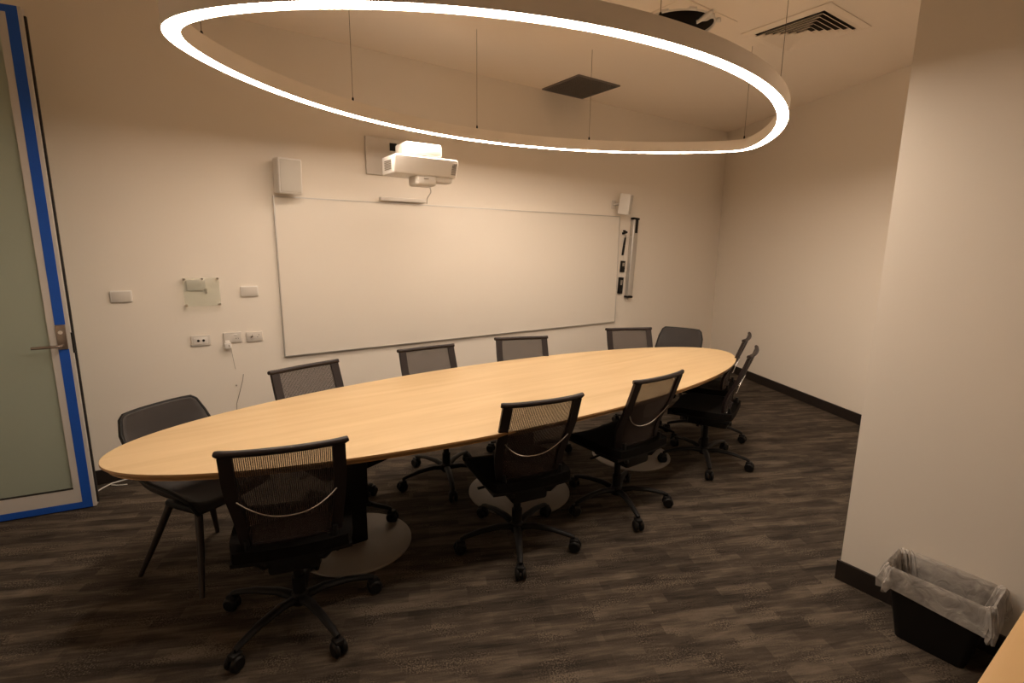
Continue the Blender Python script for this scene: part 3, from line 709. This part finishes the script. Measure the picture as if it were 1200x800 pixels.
# round dark opening with clips
apx, apy = (hx0 + hx1) / 2, (hy0 + hy1) / 2
a = thing('round_ceiling_fitting', 'round dark ceiling opening with white rim, clips and bracket beside the air diffuser', 'ceiling fitting', (apx, apy, ZC))
R0, X2 = 0.256, 0.285
mb = MB(); n = 48
def outer(th):
    c, s_ = math.cos(th), math.sin(th); k = X2 / max(abs(c), abs(s_)); return (k * c, k * s_)
for k in range(n):
    t0, t1 = 2 * PI * k / n, 2 * PI * (k + 1) / n
    p = [(R0 * math.cos(t0), R0 * math.sin(t0)), (R0 * math.cos(t1), R0 * math.sin(t1)), outer(t1), outer(t0)]
    vv = [mb.bm.verts.new((x, y, -.005)) for x, y in p]; w_ = [mb.bm.verts.new((x, y, -.001)) for x, y in p]
    mb.bm.faces.new(vv); mb.bm.faces.new(w_[::-1])
    for i in range(4): mb.bm.faces.new((vv[i], vv[(i + 1) % 4], w_[(i + 1) % 4], w_[i]))
mb.build('cover_plate', 'ceil', a, smooth=False)
mb = MB(); mb.lathe([(R0 - .006, .004), (R0 - .006, -.012), (R0 + .004, -.014), (R0 + .008, -.004), (R0 - .006, .004)], (0, 0, 0), 56); mb.build('rim', 'whiteplastic', a)
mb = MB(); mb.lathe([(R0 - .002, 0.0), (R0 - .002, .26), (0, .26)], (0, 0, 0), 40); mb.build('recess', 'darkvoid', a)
mb = MB()
mb.tube([(-.01, -.30, -.012), (.0, -.25, -.020), (0.02, -.19, -.022), (.05, -.14, -.020)], [.010, .018, .014, .006], 8); mb.tube([(.05, -.27, -.014), (.04, -.22, -.022), (.015, -.16, -.022)], [.008, .014, .006], 8)
mb.tube([(-.01, -.26, -.018), (.045, -.26, -.018)], .016, 8); mb.build('hook_bracket', 'whiteplastic', a)
for deg in (205, 240, 300, 25, 120):
    th = math.radians(deg); x, y = (R0 + .022) * math.cos(th), (R0 + .022) * math.sin(th)
    mb = MB(); mb.box((x, y, -.012), (.05, .026, .016), bev=.004, rot=th + PI / 2); mb.build('clip', 'whiteplastic', a)

# ------------------------------------------------------------------ waste bin
bn = thing('waste_bin', 'black rectangular waste bin standing against the projecting wall', 'bin', (2.500, 0.505, 0), 0.03)
def rr(w, d, r, n=6):
    out = []
    for cx, cy, a0 in ((w - r, d - r, 0), (-w + r, d - r, PI / 2), (-w + r, -d + r, PI), (w - r, -d + r, 1.5 * PI)):
        for k in range(n + 1): a_ = a0 + PI / 2 * k / n; out.append((cx + r * math.cos(a_), cy + r * math.sin(a_)))
    return out
def loft(secs, mbx, close0=True):
    rs = [[mbx.bm.verts.new((x, y, z)) for x, y in pts] for pts, z in secs]
    for p_, q_ in zip(rs, rs[1:]):
        k = len(p_)
        for i in range(k): mbx.bm.faces.new((p_[i], p_[(i + 1) % k], q_[(i + 1) % k], q_[i]))
    if close0: mbx.bm.faces.new(rs[0])
    return rs
mb = MB(); loft([(rr(.078, .115, .025), 0.0), (rr(.100, .165, .03), .275), (rr(.106, .171, .033), .275), (rr(.106, .171, .033), .290), (rr(.100, .165, .030), .290), (rr(.096, .160, .028), .27), (rr(.074, .110, .022), .012)], mb)
mb.bm.faces.ensure_lookup_table(); mb.build('bin_body', 'black', bn)
ln = thing('bin_liner', 'crumpled translucent white plastic liner folded over the bin rim', 'bin liner', (2.500, 0.505, 0), 0.03)
mb = MB(); N_ = 96
def rr_s(w, d, r): 
    base = rr(w, d, r, 23); return base
secs = []
rnd = random.Random(3)
ph = [rnd.random() * 6.28 for _ in range(12)]
def ripple(i, n, amp, lv):
    a_ = 2 * PI * i / n
    return amp * (math.sin(7 * a_ + ph[0] + lv) * .5 + math.sin(13 * a_ + ph[1] - lv * 2) * .35 + math.sin(23 * a_ + ph[2] + lv * 1.5) * .28 + math.sin(3 * a_ + ph[3]) * .5)
for lv, (w, d_, z, amp) in enumerate([(.118, .183, .180, .016), (.121, .187, .222, .015), (.116, .182, .266, .009), (.113, .179, .300, .004), (.106, .171, .312, .005), (.096, .160, .300, .005), (.088, .150, .245, .012), (.078, .138, .18, .016), (.068, .118, .10, .012)]):
    base = rr_s(w, d_, .035); n_ = len(base); pts = []
    for i, (x, y) in enumerate(base):
        r_ = math.hypot(x, y); k = 1 + ripple(i, n_, amp, lv * .5) / r_
        pts.append((x * k, y * k))
    secs.append((pts, z, amp, lv))
rs = []
for pts, z, amp, lv in secs:
    n_ = len(pts); row = []
    for i, (x, y) in enumerate(pts):
        dz = ripple(i, n_, .018 if lv < 3 else .006, 3 + lv * .4)
        if lv < 3: dz += (-.030 if x < -.02 and abs(y) < .12 else 0.0) * (1 - lv / 3) + (.025 if y > .12 else 0) * (1 - lv / 3)
        row.append(mb.bm.verts.new((x, y, z + dz)))
    rs.append(row)
for p_, q_ in zip(rs, rs[1:]):
    k = len(p_)
    for i in range(k): mb.bm.faces.new((p_[i], p_[(i + 1) % k], q_[(i + 1) % k], q_[i]))
mb.build('liner_film', 'liner', ln)

# ------------------------------------------------------------------ side table corner and floor cable
sd = thing('side_table', 'orange-toned maple side table whose corner shows at the lower right', 'table', (1.45, -0.16, 0))
mb = MB(); mb.box((0, 0, 0.7175), (1.6, 0.69, 0.025), bev=.003); mb.build('tabletop', 'desk', sd)
for sx in (-1, 1):
    for sy in (-1, 1):
        mb = MB(); mb.box((sx * .74, sy * .29, .3525), (.04, .04, .705), bev=.004); mb.build('leg', 'blackmetal', sd)
mb = MB(); mb.tube([(-0.58, 4.00, .006), (-0.47, 4.035, .006), (-0.43, 4.09, .008), (-0.385, 4.135, .010), (-0.31, 4.150, .012), (-0.20, 4.14, .01), (-0.10, 4.15, .008)], .0045, 8)
mb.tube([(-0.385, 4.115, .006), (-0.350, 4.085, .006), (-0.30, 4.070, .006)], .004, 8)
tag(mb.build('floor_cable', 'cable'), 'white cable lying on the carpet by the door and back skirting', 'cable')

# ------------------------------------------------------------------ camera, world, output
cam = bpy.data.cameras.new('camera'); co = bpy.data.objects.new('camera', cam); COL.objects.link(co)
Rr = Vector((0.82120366, -0.57054264, 0.0102783)); U = Vector((0.09692428, 0.15721184, 0.98279709)); F = Vector((0.56234352, 0.80608035, -0.18440237))
mt = Matrix((Rr, U, -F)).transposed().to_4x4(); mt.translation = Vector((0, 0, CAMZ))
co.matrix_world = mt
cam.sensor_width = 36; cam.sensor_fit = 'HORIZONTAL'; cam.lens = 594.2047 / 1200 * 36; cam.clip_start = 0.05
S.camera = co
w = bpy.data.worlds.new('world'); S.world = w; w.use_nodes = True
w.node_tree.nodes['Background'].inputs[0].default_value = (0.9, 0.75, 0.6, 1); w.node_tree.nodes['Background'].inputs[1].default_value = 0.02
S.view_settings.view_transform = 'Standard'; S.view_settings.look = 'None'; S.view_settings.gamma = 1; S.view_settings.use_curve_mapping = False
S.view_settings.exposure = 0.0
S.cycles.diffuse_bounces = 6; S.cycles.max_bounces = 10; S.cycles.transparent_max_bounces = 16
S.cycles.use_denoising = True
S.cycles.sample_clamp_indirect = 12
